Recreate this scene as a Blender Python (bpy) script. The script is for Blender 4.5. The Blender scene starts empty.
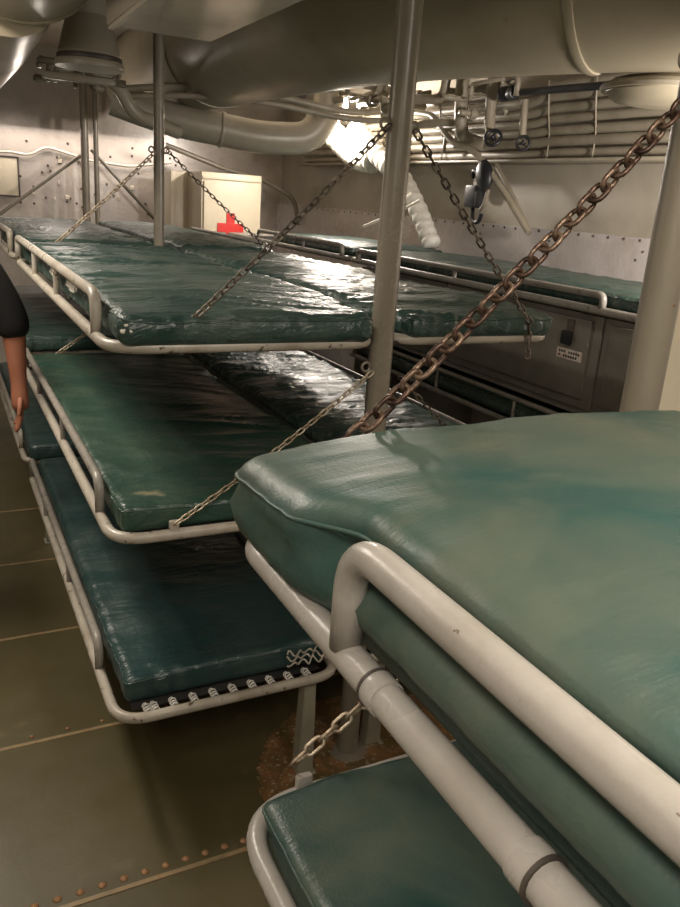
import bpy, bmesh, math, random
from mathutils import Vector, Matrix, noise, Quaternion
PI = math.pi
S = bpy.context.scene
COL = S.collection
rnd = random.Random(7)

# ------------------------------------------------------------------ materials
def new_mat(name):
    m = bpy.data.materials.new(name); m.use_nodes = True
    nt = m.node_tree; b = nt.nodes['Principled BSDF']
    return m, nt, b
def N(nt, t, **k):
    n = nt.nodes.new(t)
    for a, v in k.items():
        if a in n.inputs.keys(): n.inputs[a].default_value = v
        else: setattr(n, a, v)
    return n
def ramp(nt, fac, stops):
    r = nt.nodes.new('ShaderNodeValToRGB'); cr = r.color_ramp
    while len(cr.elements) < len(stops): cr.elements.new(.5)
    for e, (p, c) in zip(cr.elements, stops):
        e.position = p; e.color = (c[0], c[1], c[2], 1) if not isinstance(c, (int, float)) else (c, c, c, 1)
    nt.links.new(fac, r.inputs[0]); return r
def noise_n(nt, scale, detail=4, rough=.55, vec=None, dist=0.0):
    n = nt.nodes.new('ShaderNodeTexNoise')
    n.inputs['Scale'].default_value = scale; n.inputs['Detail'].default_value = detail
    n.inputs['Roughness'].default_value = rough; n.inputs['Distortion'].default_value = dist
    if vec is not None: nt.links.new(vec, n.inputs['Vector'])
    return n
def coords(nt, scale=(1, 1, 1), rot=(0, 0, 0), which='Object'):
    tc = nt.nodes.new('ShaderNodeTexCoord'); mp = nt.nodes.new('ShaderNodeMapping')
    mp.inputs['Scale'].default_value = scale; mp.inputs['Rotation'].default_value = rot
    nt.links.new(tc.outputs[which], mp.inputs[0]); return mp.outputs[0]
def bump(nt, b, h, strength, dist, prev=None):
    n = nt.nodes.new('ShaderNodeBump'); n.inputs['Strength'].default_value = strength
    n.inputs['Distance'].default_value = dist; nt.links.new(h, n.inputs['Height'])
    if prev is not None: nt.links.new(prev.outputs[0], n.inputs['Normal'])
    nt.links.new(n.outputs[0], b.inputs['Normal']); return n
def mixc(nt, fac, a, b_):
    m = nt.nodes.new('ShaderNodeMix'); m.data_type = 'RGBA'
    nt.links.new(fac, m.inputs[0])
    for i, c in ((6, a), (7, b_)):
        if hasattr(c, 'links'): nt.links.new(c, m.inputs[i])
        else: m.inputs[i].default_value = (*c, 1)
    return m.outputs[2]

def painted(name, base, dirt, chips=None, rough=.38, scale=6, chip_t=.68, bumpd=.002, dirt_lo=.45, dirt_hi=.72, metallic=0):
    m, nt, b = new_mat(name)
    co = coords(nt)
    n1 = noise_n(nt, scale, 6, .6, co)
    r1 = ramp(nt, n1.outputs[0], ((dirt_lo, 0), (dirt_hi, 1)))
    c = mixc(nt, r1.outputs[0], base, dirt)
    if chips:
        n2 = noise_n(nt, scale*5, 5, .65, co)
        r2 = ramp(nt, n2.outputs[0], ((chip_t, 0), (chip_t+.03, 1)))
        c = mixc(nt, r2.outputs[0], c, chips)
    nt.links.new(c, b.inputs['Base Color'])
    rr = ramp(nt, n1.outputs[0], ((.3, rough*.8), (.7, min(1, rough*1.35))))
    nt.links.new(rr.outputs[0], b.inputs['Roughness'])
    b.inputs['Metallic'].default_value = metallic
    n3 = noise_n(nt, scale*8, 4, .6, co)
    bump(nt, b, n3.outputs[0], .35, bumpd)
    return m

def vinyl(name, base, worn, rough=.3, worn_lo=.42, worn_hi=.75, wr=.5, grain=1., scratch=.5):
    m, nt, b = new_mat(name)
    co = coords(nt)
    n1 = noise_n(nt, 3.2, 7, .62, co, .6)
    r1 = ramp(nt, n1.outputs[0], ((worn_lo, 0), (worn_hi, 1)))
    c = mixc(nt, r1.outputs[0], base, worn)
    # short pale scuffs
    sc = coords(nt, (3, 22, 6), (0, 0, .7))
    n2 = noise_n(nt, 5, 5, .75, sc)
    r2 = ramp(nt, n2.outputs[0], ((.64, 0), (.78, scratch)))
    c = mixc(nt, r2.outputs[0], c, (worn[0]*1.5+.05, worn[1]*1.35+.05, worn[2]*1.3+.04))
    nt.links.new(c, b.inputs['Base Color'])
    rr = ramp(nt, n1.outputs[0], ((.35, rough), (.75, rough+.22)))
    nt.links.new(rr.outputs[0], b.inputs['Roughness'])
    b.inputs['Specular IOR Level'].default_value = .55
    # creases: stretched noise in two directions, then leather grain
    c1 = noise_n(nt, 3.5, 4, .6, coords(nt, (1, 5, 2), (0, 0, .5)), 1.2)
    p = bump(nt, b, c1.outputs[0], wr, .02)
    c2 = noise_n(nt, 9, 4, .6, coords(nt, (3.5, 1, 2), (0, 0, .25)), .8)
    p = bump(nt, b, c2.outputs[0], wr*.5, .01, p)
    v = nt.nodes.new('ShaderNodeTexVoronoi'); v.inputs['Scale'].default_value = 260
    nt.links.new(co, v.inputs['Vector'])
    bump(nt, b, v.outputs[0], .12*grain, .002, p)
    return m

M = {}
M['frame_near'] = painted('white_pipe_paint', (.37, .345, .315), (.29, .265, .23), (.13, .09, .06), .28, 9, .70, .0015)
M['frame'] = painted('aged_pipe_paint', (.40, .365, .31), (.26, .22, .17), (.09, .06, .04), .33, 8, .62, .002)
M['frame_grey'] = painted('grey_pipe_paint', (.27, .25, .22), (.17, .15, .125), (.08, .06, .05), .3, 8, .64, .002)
M['pole'] = painted('stanchion_paint', (.21, .185, .145), (.16, .14, .11), (.13, .08, .05), .3, 5, .70, .001)
M['pole_near'] = painted('stanchion_paint_rusty', (.19, .165, .125), (.15, .125, .09), (.15, .08, .04), .4, 5, .66, .001)
M['band'] = painted('dark_band', (.05, .04, .035), (.1, .08, .06), None, .5)
M['vinyl_near'] = vinyl('vinyl_dusty_teal', (.013, .062, .056), (.088, .102, .074), .38, .34, .68, .10, .8, .0)
M['vinyl_low'] = vinyl('vinyl_teal_low', (.016, .054, .049), (.085, .105, .078), .34, .40, .72, .12, 1.4, .12)
M['vinyl'] = vinyl('vinyl_green', (.022, .050, .043), (.06, .085, .068), .29, .42, .75, .8, .6, .3)
M['vinyl_mid'] = vinyl('vinyl_sea_green', (.024, .058, .042), (.06, .092, .062), .27, .45, .8, .5, .6, .2)
M['vinyl_blue'] = vinyl('vinyl_blue_green', (.018, .045, .045), (.045, .070, .066), .27, .45, .8, .5, .6, .2)
M['black'] = painted('black_plastic', (.012, .013, .016), (.03, .03, .03), None, .35)
M['canvas'] = painted('dark_canvas', (.012, .012, .012), (.03, .028, .025), None, .8)
M['steel'] = painted('bright_steel', (.6, .58, .54), (.4, .37, .33), None, .25, 12, metallic=.9)
M['spring'] = painted('pale_galvanised_spring', (.72, .70, .66), (.5, .47, .42), None, .3, 20)
M['rope'] = painted('pale_lacing', (.45, .42, .36), (.3, .27, .22), None, .8, 30)
M['duct'] = painted('duct_paint', (.345, .30, .215), (.28, .24, .17), (.20, .14, .08), .36, 2.2, .74, .002)
M['duct_grey'] = painted('duct_paint_grey', (.33, .30, .24), (.25, .22, .17), None, .33, 2.5)
M['pipe'] = painted('overhead_pipe_paint', (.28, .245, .185), (.19, .16, .115), (.08, .06, .04), .4, 7, .68)
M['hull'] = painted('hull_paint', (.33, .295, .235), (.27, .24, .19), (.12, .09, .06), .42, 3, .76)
M['hull_silver'] = painted('silver_hull_paint', (.46, .42, .40), (.36, .32, .29), (.10, .07, .05), .25, 5, .72, .003)  # pinkish silver paint of the lower hull band and cover plates
M['bulkhead'] = painted('bulkhead_paint', (.42, .375, .33), (.31, .27, .23), (.08, .06, .05), .27, 4, .71, .004)
M['ceiling'] = painted('overhead_paint', (.42, .37, .30), (.34, .30, .23), None, .6, 3)
M['cream'] = painted('cream_enamel', (.60, .53, .40), (.53, .46, .34), None, .4, 3)
M['red'] = painted('red_paint', (.62, .025, .02), (.5, .02, .02), None, .45)
M['fixture'] = painted('fixture_paint', (.50, .45, .37), (.42, .37, .29), (.3, .2, .12), .22, 4, .75)
M['lagging'] = painted('white_lagging_cloth', (.72, .69, .62), (.55, .52, .45), None, .8, 16, .7, .004)
M['locker'] = painted('locker_steel', (.19, .175, .15), (.13, .115, .095), (.35, .3, .24), .32, 5, .74)
M['label_plate'] = painted('label_plate', (.62, .56, .5), (.4, .2, .15), None, .5, 60)
M['skin'] = painted('skin', (.42, .17, .10), (.36, .13, .075), None, .45, 10)
M['shirt'] = painted('black_cloth', (.008, .007, .008), (.014, .012, .012), None, .9, 20)
M['trousers'] = painted('dark_trousers', (.02, .02, .028), (.03, .03, .035), None, .9, 20)
M['hair'] = painted('brown_hair', (.03, .018, .01), (.05, .03, .02), None, .6, 40)
M['shoe'] = painted('shoe', (.02, .015, .012), (.04, .03, .02), None, .5)
M['foot_plate'] = painted('bracket_paint', (.30, .285, .22), (.22, .20, .15), None, .45)
M['cable'] = painted('pale_cable', (.66, .60, .50), (.5, .45, .36), None, .5)

def add_patch(mname, centre, r, col):
    m = M[mname]; nt = m.node_tree; b = nt.nodes['Principled BSDF']
    co = coords(nt)
    sub = nt.nodes.new('ShaderNodeVectorMath'); sub.operation = 'DISTANCE'
    nz = noise_n(nt, 22, 4, .6, co)
    ad = nt.nodes.new('ShaderNodeVectorMath'); ad.operation = 'MULTIPLY_ADD'
    nt.links.new(nz.outputs['Color'], ad.inputs[0]); ad.inputs[1].default_value = (.09, .09, 0); nt.links.new(co, ad.inputs[2])
    nt.links.new(ad.outputs[0], sub.inputs[0]); sub.inputs[1].default_value = (centre[0]+.045, centre[1]+.045, centre[2])
    rp = ramp(nt, sub.outputs['Value'], ((r*.5, .8), (r, 0)))
    old = b.inputs['Base Color'].links[0].from_socket
    nt.links.new(mixc(nt, rp.outputs[0], old, col), b.inputs['Base Color'])
add_patch('vinyl_mid', (.437, 1.815, .885), .045, (.30, .27, .17))
def rust_mat(name, a, b2, c3):
    m, nt, b = new_mat(name)
    co = coords(nt, which='Object')
    n1 = noise_n(nt, 90, 6, .7, co)
    oi = nt.nodes.new('ShaderNodeObjectInfo')
    mx = nt.nodes.new('ShaderNodeMath'); mx.operation = 'MULTIPLY_ADD'
    nt.links.new(oi.outputs['Random'], mx.inputs[0]); mx.inputs[1].default_value = .25; nt.links.new(n1.outputs[0], mx.inputs[2])
    r = ramp(nt, mx.outputs[0], ((.42, a), (.6, b2), (.82, c3)))
    nt.links.new(r.outputs[0], b.inputs['Base Color'])
    b.inputs['Metallic'].default_value = .55; b.inputs['Roughness'].default_value = .42
    bump(nt, b, n1.outputs[0], .5, .001)
    return m
M['chain_rust'] = rust_mat('rusted_chain', (.035, .019, .014), (.085, .048, .032), (.24, .17, .12))
M['chain_pale'] = rust_mat('pale_chain', (.16, .11, .07), (.38, .30, .21), (.62, .54, .42))
M['chain_dark'] = rust_mat('dark_chain', (.030, .024, .018), (.075, .058, .044), (.24, .20, .16))

def floor_mat():
    m, nt, b = new_mat('olive_deck_paint')
    co = coords(nt)
    n1 = noise_n(nt, 1.6, 6, .6, co)
    r1 = ramp(nt, n1.outputs[0], ((.35, (.070, .058, .025)), (.7, (.105, .086, .042))))
    n2 = noise_n(nt, 3.5, 8, .7, co)
    r2 = ramp(nt, n2.outputs[0], ((.60, 0), (.72, .7)))
    c = mixc(nt, r2.outputs[0], r1.outputs[0], (.17, .13, .065))
    nt.links.new(c, b.inputs['Base Color'])
    rr = ramp(nt, n2.outputs[0], ((.3, .28), (.7, .5))); nt.links.new(rr.outputs[0], b.inputs['Roughness'])
    n3 = noise_n(nt, 12, 5, .6, co); p = bump(nt, b, n3.outputs[0], .25, .004)
    n4 = noise_n(nt, 1.3, 2, .5, co); bump(nt, b, n4.outputs[0], .3, .05, p)
    return m
M['floor'] = floor_mat()
M['seam'] = painted('worn_seam', (.26, .19, .10), (.16, .11, .055), (.3, .14, .06), .4, 14, .6)
M['rivet'] = painted('worn_rivet', (.30, .15, .07), (.2, .12, .05), None, .35, 20)
M['stain'] = painted('rust_patch', (.12, .08, .03), (.24, .12, .05), (.34, .28, .18), .4, 14, .58, .006, .4, .62)

def lamp_mat(name, col, strength):
    m, nt, b = new_mat(name)
    b.inputs['Base Color'].default_value = (*col, 1)
    b.inputs['Emission Color'].default_value = (*col, 1); b.inputs['Emission Strength'].default_value = strength
    return m
M['lamp'] = lamp_mat('lamp_glass', (1, .9, .75), 14)

# ------------------------------------------------------------------ mesh helpers
def obj(name, bm, mat, parent=None, smooth=True, autosmooth=None):
    me = bpy.data.meshes.new(name)
    bmesh.ops.recalc_face_normals(bm, faces=bm.faces[:])
    bm.to_mesh(me); bm.free()
    if smooth:
        me.shade_smooth() if hasattr(me, 'shade_smooth') else None
        for p in me.polygons: p.use_smooth = True
        if autosmooth is not None:
            try: me.set_sharp_from_angle(angle=math.radians(autosmooth))
            except Exception: pass
    me.materials.append(M[mat] if isinstance(mat, str) else mat)
    o = bpy.data.objects.new(name, me); COL.objects.link(o)
    if parent is not None:
        o.parent = parent; o.matrix_parent_inverse = Matrix.Identity(4)
        o.location = -parent_world(parent)
    return o
def parent_world(p):
    v = Vector((0, 0, 0))
    while p is not None:
        v = v + p.location; p = p.parent
    return v
def tag(o, label=None, cat=None, group=None, kind=None):
    if label: o['label'] = label
    if cat: o['category'] = cat
    if group: o['group'] = group
    if kind: o['kind'] = kind
    return o
def thing(name, label, cat, loc=(0, 0, 0), group=None):
    o = bpy.data.objects.new(name, None); COL.objects.link(o); o.location = loc
    o.empty_display_size = .05
    return tag(o, label, cat, group)

def add_box(bm, x0, x1, y0, y1, z0, z1, bev=0, seg=2):
    r = bmesh.ops.create_cube(bm, size=1)
    vs = r['verts']
    for v in vs:
        v.co = Vector(((x0+x1)/2+v.co.x*(x1-x0), (y0+y1)/2+v.co.y*(y1-y0), (z0+z1)/2+v.co.z*(z1-z0)))
    if bev:
        es = list({e for v in vs for e in v.link_edges})
        bmesh.ops.bevel(bm, geom=es, offset=bev, segments=seg, affect='EDGES', profile=.6)
def fillet(pts, r, closed=False, n=7):
    P = [Vector(p) for p in pts]; out = []; L = len(P)
    for i, p in enumerate(P):
        rr = r[i] if isinstance(r, (list, tuple)) else r
        if (not closed and i in (0, L-1)) or rr <= 0: out.append(p); continue
        a, c = P[i-1], P[(i+1) % L]
        d1 = (a-p); d2 = (c-p); l = min(rr, d1.length*.49, d2.length*.49)
        d1.normalize(); d2.normalize()
        p1 = p+d1*l; p2 = p+d2*l
        for k in range(n+1):
            t = k/n; out.append(p1*(1-t)**2+p*(2*t*(1-t))+p2*t*t)
    return out
def add_tube(bm, pts, r, seg=14, closed=False, caps=True, rfun=None):
    P = [Vector(p) for p in pts]
    Q = [P[0]]
    for p in P[1:]:
        if (p-Q[-1]).length > 1e-5: Q.append(p)
    P = Q; n = len(P)
    T = []
    for i in range(n):
        if closed: t = P[(i+1) % n]-P[i-1]
        else: t = P[min(i+1, n-1)]-P[max(i-1, 0)]
        T.append(t.normalized())
    u = T[0].orthogonal().normalized(); rings = []
    for i in range(n):
        if i: u = T[i-1].rotation_difference(T[i]) @ u
        u = (u-T[i]*u.dot(T[i])).normalized(); w = T[i].cross(u)
        rr = rfun(i/(n-1)) if rfun else r
        rings.append([bm.verts.new(P[i]+(u*math.cos(2*PI*k/seg)+w*math.sin(2*PI*k/seg))*rr) for k in range(seg)])
    m = n if closed else n-1
    off = 0
    if closed:   # find best twist offset
        best = 1e9
        for k in range(seg):
            d = (rings[-1][0].co-rings[0][k].co).length
            if d < best: best = d; off = k
    for i in range(m):
        a, b = rings[i], rings[(i+1) % n]; o = off if (closed and i == n-1) else 0
        for k in range(seg):
            bm.faces.new((a[k], a[(k+1) % seg], b[(k+1+o) % seg], b[(k+o) % seg]))
    if not closed and caps:
        bm.faces.new(rings[0]); bm.faces.new(rings[-1])
def tube_obj(name, pts, r, mat, parent=None, seg=14, closed=False, rad=0, n=7, rfun=None):
    bm = bmesh.new(); add_tube(bm, fillet(pts, rad, closed, n) if rad else pts, r, seg, closed, True, rfun)
    return obj(name, bm, mat, parent, True, 50)
def box_obj(name, b, mat, parent=None, bev=.004):
    bm = bmesh.new(); add_box(bm, *b, bev); return obj(name, bm, mat, parent, True, 35)
def add_lathe(bm, prof, centre, axis=(0, 0, 1), seg=28, caps=True):
    q = Vector((0, 0, 1)).rotation_difference(Vector(axis).normalized()); c = Vector(centre); rings = []
    for r, h in prof:
        rings.append([bm.verts.new(c+q @ Vector((r*math.cos(2*PI*k/seg), r*math.sin(2*PI*k/seg), h))) for k in range(seg)])
    for a, b in zip(rings, rings[1:]):
        for k in range(seg): bm.faces.new((a[k], a[(k+1) % seg], b[(k+1) % seg], b[k]))
    if caps:
        bm.faces.new(rings[0]); bm.faces.new(rings[-1])
def lathe_obj(name, prof, centre, axis, mat, parent=None, seg=28):
    bm = bmesh.new(); add_lathe(bm, prof, centre, axis, seg); return obj(name, bm, mat, parent, True, 40)

# ------------------------------------------------------------------ mattress
def mattress(label, X0, X1, Y0, Y1, z, th, mat, seed=0, nx=44, ny=100, rad=.028, crown=.012, lump=.006, wr=.004,
             warp=None, group=None, seam=True, wdir=(1.0, 3.0), wfreq=5.0, fold=None, edge_wr=.004):
    bm = bmesh.new()
    lx, ly = (X1-X0)/2, (Y1-Y0)/2; cx, cy = (X0+X1)/2, (Y0+Y1)/2
    nz = 8
    def surf(u, v, w):          # u,v,w in -1..1 on the cube's surface -> rounded cushion
        p = Vector((u*lx, v*ly, w*th/2)); r = min(rad, th*.48)
        q = Vector((max(-lx+r, min(lx-r, p.x)), max(-ly+r, min(ly-r, p.y)), max(-th/2+r, min(th/2-r, p.z))))
        d = p-q
        if d.length > 1e-9: p = q+d.normalized()*r
        x, y = cx+p.x, cy+p.y; zz = z+th/2+p.z
        s = Vector((x, y, zz+seed*13.7))
        top = max(0, w)
        if w > -.99:
            fu, fv = 1-abs(u)**3, 1-abs(v)**5
            zz += top*crown*fu*fv
            zz += top*lump*noise.fractal(s*2.6, .8, 2.1, 3)
            # ridged creases across
            a = noise.noise(Vector((x*wdir[0]*wfreq+y*1.2, y*wdir[1]*wfreq*.6+x*2.2, seed)))
            rg = 1-abs(noise.noise(Vector((x*wdir[0]*wfreq, y*wdir[1]*wfreq+x*4, seed+5.))))*2
            zz += top*wr*(max(0, rg)**3*1.2+a*.4)
            # gathers close to the ends / sides
            e = max(abs(v)**14, abs(u)**10)
            g = noise.noise(Vector((x*38, y*38, seed+zz*8)))
            out = Vector((u if abs(u) > .96 else 0, v if abs(v) > .985 else 0, 0))
            zz += top*e*edge_wr*g
            x += out.x*edge_wr*1.4*g; y += out.y*edge_wr*1.4*g
        if fold is not None: x, y, zz = fold(x, y, zz, u, v, w)
        if warp is not None: x, y, zz = warp(x, y, zz)
        return Vector((x, y, zz))
    grid = {}
    def dens(i, n):             # denser near the edges
        t = i/n*2-1
        return math.copysign(abs(t)**.8, t)
    def vert(i, j, k):
        key = (i, j, k)
        if key not in grid:
            grid[key] = bm.verts.new(surf(dens(i, nx), dens(j, ny), k/nz*2-1))
        return grid[key]
    for i in range(nx):
        for j in range(ny):
            bm.faces.new((vert(i, j, nz), vert(i+1, j, nz), vert(i+1, j+1, nz), vert(i, j+1, nz)))
            bm.faces.new((vert(i, j, 0), vert(i, j+1, 0), vert(i+1, j+1, 0), vert(i+1, j, 0)))
    for k in range(nz):
        for i in range(nx):
            bm.faces.new((vert(i, 0, k), vert(i+1, 0, k), vert(i+1, 0, k+1), vert(i, 0, k+1)))
            bm.faces.new((vert(i, ny, k), vert(i, ny, k+1), vert(i+1, ny, k+1), vert(i+1, ny, k)))
        for j in range(ny):
            bm.faces.new((vert(0, j, k), vert(0, j, k+1), vert(0, j+1, k+1), vert(0, j+1, k)))
            bm.faces.new((vert(nx, j, k), vert(nx, j+1, k), vert(nx, j+1, k+1), vert(nx, j, k+1)))
    loop = None
    if seam:                    # welt along the upper edge
        kk = nz-1
        ids = [(i, 0) for i in range(nx)]+[(nx, j) for j in range(ny)]+[(i, ny) for i in range(nx, 0, -1)]+[(0, j) for j in range(ny, 0, -1)]
        loop = [grid[(i, j, kk)].co.copy() for i, j in ids]
    root = thing('mattress', label, 'mattress', ((X0+X1)/2, (Y0+Y1)/2, z), group)
    obj('cover', bm, mat, root)
    if loop:
        b2 = bmesh.new(); add_tube(b2, loop, .0026, 6, True); obj('welt', b2, mat, root)
    return root

# ------------------------------------------------------------------ bunks
RAIL = .014
def bunk(label, X0, X1, Y0, Y1, z, mat='frame', r=RAIL, corner=.075, guards=(), mat_z=0, group=None, legs=(), springs=(), collars=(), lugs=()):
    root = thing('bunk', label, 'bunk', ((X0+X1)/2, (Y0+Y1)/2, z), group)
    bm = bmesh.new()
    pts = fillet([(X0, Y0, z), (X1, Y0, z), (X1, Y1, z), (X0, Y1, z)], corner, True, 10)
    add_tube(bm, pts, r, 16, True)
    fr = obj('frame', bm, mat, root)
    for (cx, cy, axis, w) in collars:
        c = lathe_obj('collar', [(r+.0004, -w), (r+.0012, -w), (r+.0018, -w*.7), (r+.0018, w*.7), (r+.0012, w), (r+.0004, w)], (cx, cy, z), axis, mat, fr)
        lathe_obj('band', [(r+.0004, -.0016), (r+.0028, -.0016), (r+.0028, .0016), (r+.0004, .0016)], (cx, cy+(1 if cy > .4 else -1)*.9*w, z), axis, 'band', fr)
    for g in guards:            # (side, near y, far y, height, posts, near radius, material, tube radius)
        side, ya, yb, h, posts, rad, gm, gr = g
        gx = X0 if side < 0 else X1
        path = fillet([(gx, ya, z+r*.4), (gx, ya, z+h), (gx, yb, z+h), (gx, yb, z+r*.4)], [0, rad, .03, 0], False, 12)
        b = bmesh.new(); add_tube(b, path, gr, 16)
        gd = obj('guard_rail', b, gm, root)
        for py in posts:
            tube_obj('guard_post', [(gx, py, z+r*.4), (gx, py, z+h)], gr*.72, gm, gd, 10)
    ins = .045
    bm = bmesh.new(); add_box(bm, X0+ins, X1-ins, Y0+ins, Y1-ins, z+mat_z-.006, z+mat_z-.001, .0015, 1)
    obj('canvas_base', bm, 'canvas', root)
    for (sx, sy, dx, dy) in springs:
        b = bmesh.new(); L = ins+.004; pts = []
        nt_ = 4.5
        for i in range(80):
            t = i/79; a = t*nt_*2*PI
            e = min(1, t*9, (1-t)*9)
            ux = Vector((dx, dy, 0)); sd = Vector((-dy, dx, 0))
            pts.append(Vector((sx, sy, z+.004))+ux*(L*t)+sd*(.0085*e*math.cos(a))+Vector((0, 0, .0085*e*math.sin(a)+mat_z*t)))
        add_tube(b, pts, .0022, 6); obj('spring', b, 'spring', root)
    for (lx, ly) in legs:
        b = bmesh.new()
        vs = []
        for zz, w in ((.006, .026), (z-r*.7, .017)):
            for sx_, sy_ in ((-1, -1), (1, -1), (1, 1), (-1, 1)):
                vs.append(b.verts.new((lx+sx_*w, ly+sy_*.022, zz)))
        for q in ((0, 1, 2, 3), (4, 5, 6, 7), (0, 1, 5, 4), (1, 2, 6, 5), (2, 3, 7, 6), (3, 0, 4, 7)): b.faces.new([vs[i] for i in q])
        bmesh.ops.bevel(b, geom=b.edges[:], offset=.003, segments=2, affect='EDGES')
        lg = obj('leg', b, 'foot_plate', root, True, 35)
        box_obj('foot_plate', (lx-.034, lx+.034, ly-.034, ly+.034, 0.0, .007), 'foot_plate', lg, .002)
    for (lx, ly) in lugs:
        b = bmesh.new(); add_box(b, lx-.012, lx+.012, ly-.006, ly+.006, z-.004, z+r+.022, .003, 2)
        obj('chain_lug', b, mat, root, True, 35)
    return root

XL, XR = .325, .985
ZT, ZM, ZB = 1.293, .838, .335
GY = 'bunks hung in three tiers'
# aisle stack beside the near pole
bunk('upper cream-railed bunk beside the aisle, with slatted guard rail and chain to the centre pole', XL, XR, 1.71, 3.66, ZT,
     corner=.09, guards=[(-1, 1.86, 3.62, .098, (3.05, 2.50), .05, 'frame', .0135)], lugs=[(.471, 1.71), (.441, 3.66)])
bunk('middle bunk of the aisle stack, green cushion sunk inside its chipped frame', XL, XR, 1.71, 3.66, ZM,
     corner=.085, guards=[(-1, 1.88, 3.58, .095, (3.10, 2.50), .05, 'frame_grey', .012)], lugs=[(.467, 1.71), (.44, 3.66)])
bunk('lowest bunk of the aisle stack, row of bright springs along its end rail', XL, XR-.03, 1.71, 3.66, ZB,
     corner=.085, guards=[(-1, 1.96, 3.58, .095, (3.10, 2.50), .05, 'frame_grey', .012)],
     springs=[(x, 1.712, 0, 1) for x in (.405, .425, .475, .53, .585, .64, .695, .75, .805, .86)], legs=[(.865, 1.735), (.865, 3.62), (.40, 3.62)])
# second column
bunk('upper bunk of the inner column, right of the near pole, cream end rail', 1.075, 1.575, 1.745, 3.66, ZT,
     corner=.06, guards=[], lugs=[(1.482, 1.745)])
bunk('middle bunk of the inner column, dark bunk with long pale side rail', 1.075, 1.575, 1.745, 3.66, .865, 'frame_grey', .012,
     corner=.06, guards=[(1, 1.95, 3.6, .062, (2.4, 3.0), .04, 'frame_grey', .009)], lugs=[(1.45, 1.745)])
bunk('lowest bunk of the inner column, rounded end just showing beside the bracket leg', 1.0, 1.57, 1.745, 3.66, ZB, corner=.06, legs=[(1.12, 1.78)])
# farther stack
bunk('upper bunk at the far end of the aisle side, beyond the second pole', XL, XR, 3.86, 5.80, ZT,
     guards=[(-1, 3.98, 5.6, .098, (4.6, 5.1), .05, 'frame', .0135)])
bunk('middle bunk of the far aisle stack, seen under the upper cream-railed bunk', XL, XR, 3.86, 5.80, .86)
bunk('lowest bunk of the far aisle stack, pale rail close to the deck', XL, XR, 3.86, 5.80, .325,
     guards=[(-1, 4.05, 5.6, .09, (4.6, 5.1), .05, 'frame', .012)])
bunk('upper bunk of the far inner column with low dark guard before the red cross cabinet', 1.075, 1.58, 3.86, 5.92, ZT,
     guards=[(1, 3.98, 5.36, .090, (4.45, 4.92, 5.15), .05, 'frame_grey', .0115)])
# hull side bunks
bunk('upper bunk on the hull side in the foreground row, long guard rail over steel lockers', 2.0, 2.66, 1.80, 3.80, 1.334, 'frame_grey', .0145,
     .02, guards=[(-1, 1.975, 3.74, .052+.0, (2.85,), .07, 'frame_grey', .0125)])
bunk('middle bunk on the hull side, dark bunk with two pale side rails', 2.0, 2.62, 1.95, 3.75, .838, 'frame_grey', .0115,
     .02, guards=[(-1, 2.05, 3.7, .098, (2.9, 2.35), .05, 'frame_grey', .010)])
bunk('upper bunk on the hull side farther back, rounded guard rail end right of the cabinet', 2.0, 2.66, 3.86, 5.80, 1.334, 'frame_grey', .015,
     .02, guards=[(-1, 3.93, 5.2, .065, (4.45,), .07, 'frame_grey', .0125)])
# near stack
def collar_list(ys): return [(XL, y, (0, 1, 0), .011) for y in ys]
ZN = 1.216
bunk('nearest upper bunk, thick white tube frame and big bent guard rail in the foreground', XL, 1.03, -1.15, .845, ZN, 'frame_near', .0165, .05,
     guards=[(-1, .575, -.95, .116, (), .085, 'frame_near', .0165)], mat_z=-.017, collars=collar_list((.505, .297)), lugs=[(.41, .858)])
bunk('nearest lower bunk, rounded white frame corner above the olive deck', XL, 1.03, -1.15, .845, .792, 'frame_near', .0145, .10,
     mat_z=-.045, lugs=[(.425, .845)])

def nearwarp(x, y, z):
    # beyond the guard rail the cushion bulges out over the frame, beside it a soft roll is squeezed below the rail
    t = max(0, min(1, (y-.58)/.10)); t = t*t*(3-2*t)
    s = max(0, 1-(x-.343)/.07); s2 = max(0, 1-(x-.343)/.22)
    hi = max(0, min(1, (z-1.226)/.02)); hi = hi*hi*(3-2*hi)
    roll_ = math.exp(-((z-1.266)/.026)**2); crease = math.exp(-((z-1.312)/.013)**2)
    x += s*hi*(1-t)*(.050*crease-.022*roll_)
    x -= hi*t*(.036*s2)
    dz = z-(1.262+.055*max(0, min(1, (y-.5)/.36)))
    x += s*hi*t*.012*math.exp(-(dz/.008)**2)
    x -= s*hi*t*.006*math.exp(-((dz+.03)/.02)**2)
    e = max(0, min(1, (y-.80)/.06))*(1-hi)
    y -= .045*e
    if hi < 1: y = min(y, .826+hi*.05)
    z -= .024*max(0, 1-(x-.31)/.28)**2*max(0, (y-.5)/.4)
    z += .006*math.sin((x-.35)*13+y*2.4)*max(0, min(1, (x-.36)/.2))*max(0, 1-abs(y-.3)/.9)
    # soft folds running in from the guard rail
    z += .0035*max(0, math.sin(x*9+y*26))**3*max(0, 1-abs(y-.25)/.5)*max(0, min(1, (x-.45)/.15))
    return x, y, z
def lowwarp(x, y, z):
    # the far end of the thin cushion rides over the end rail, its side lies inside the frame
    t = max(0, min(1, (y-.72)/.10)); lo = max(0, 1-(z-.757)/.08)
    z += t*(.010+.012*lo)
    z -= .012*max(0, 1-(x-.352)/.12)*t
    z += .004*math.sin(x*16+y*9)*max(0, min(1, (x-.36)/.1))
    return x, y, z
def nearfold(x, y, z, u, v, w):
    # two soft horizontal rolls along the aisle face
    if u < -.93: x -= .006*math.sin(w*2.4)
    return x, y, z
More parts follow.
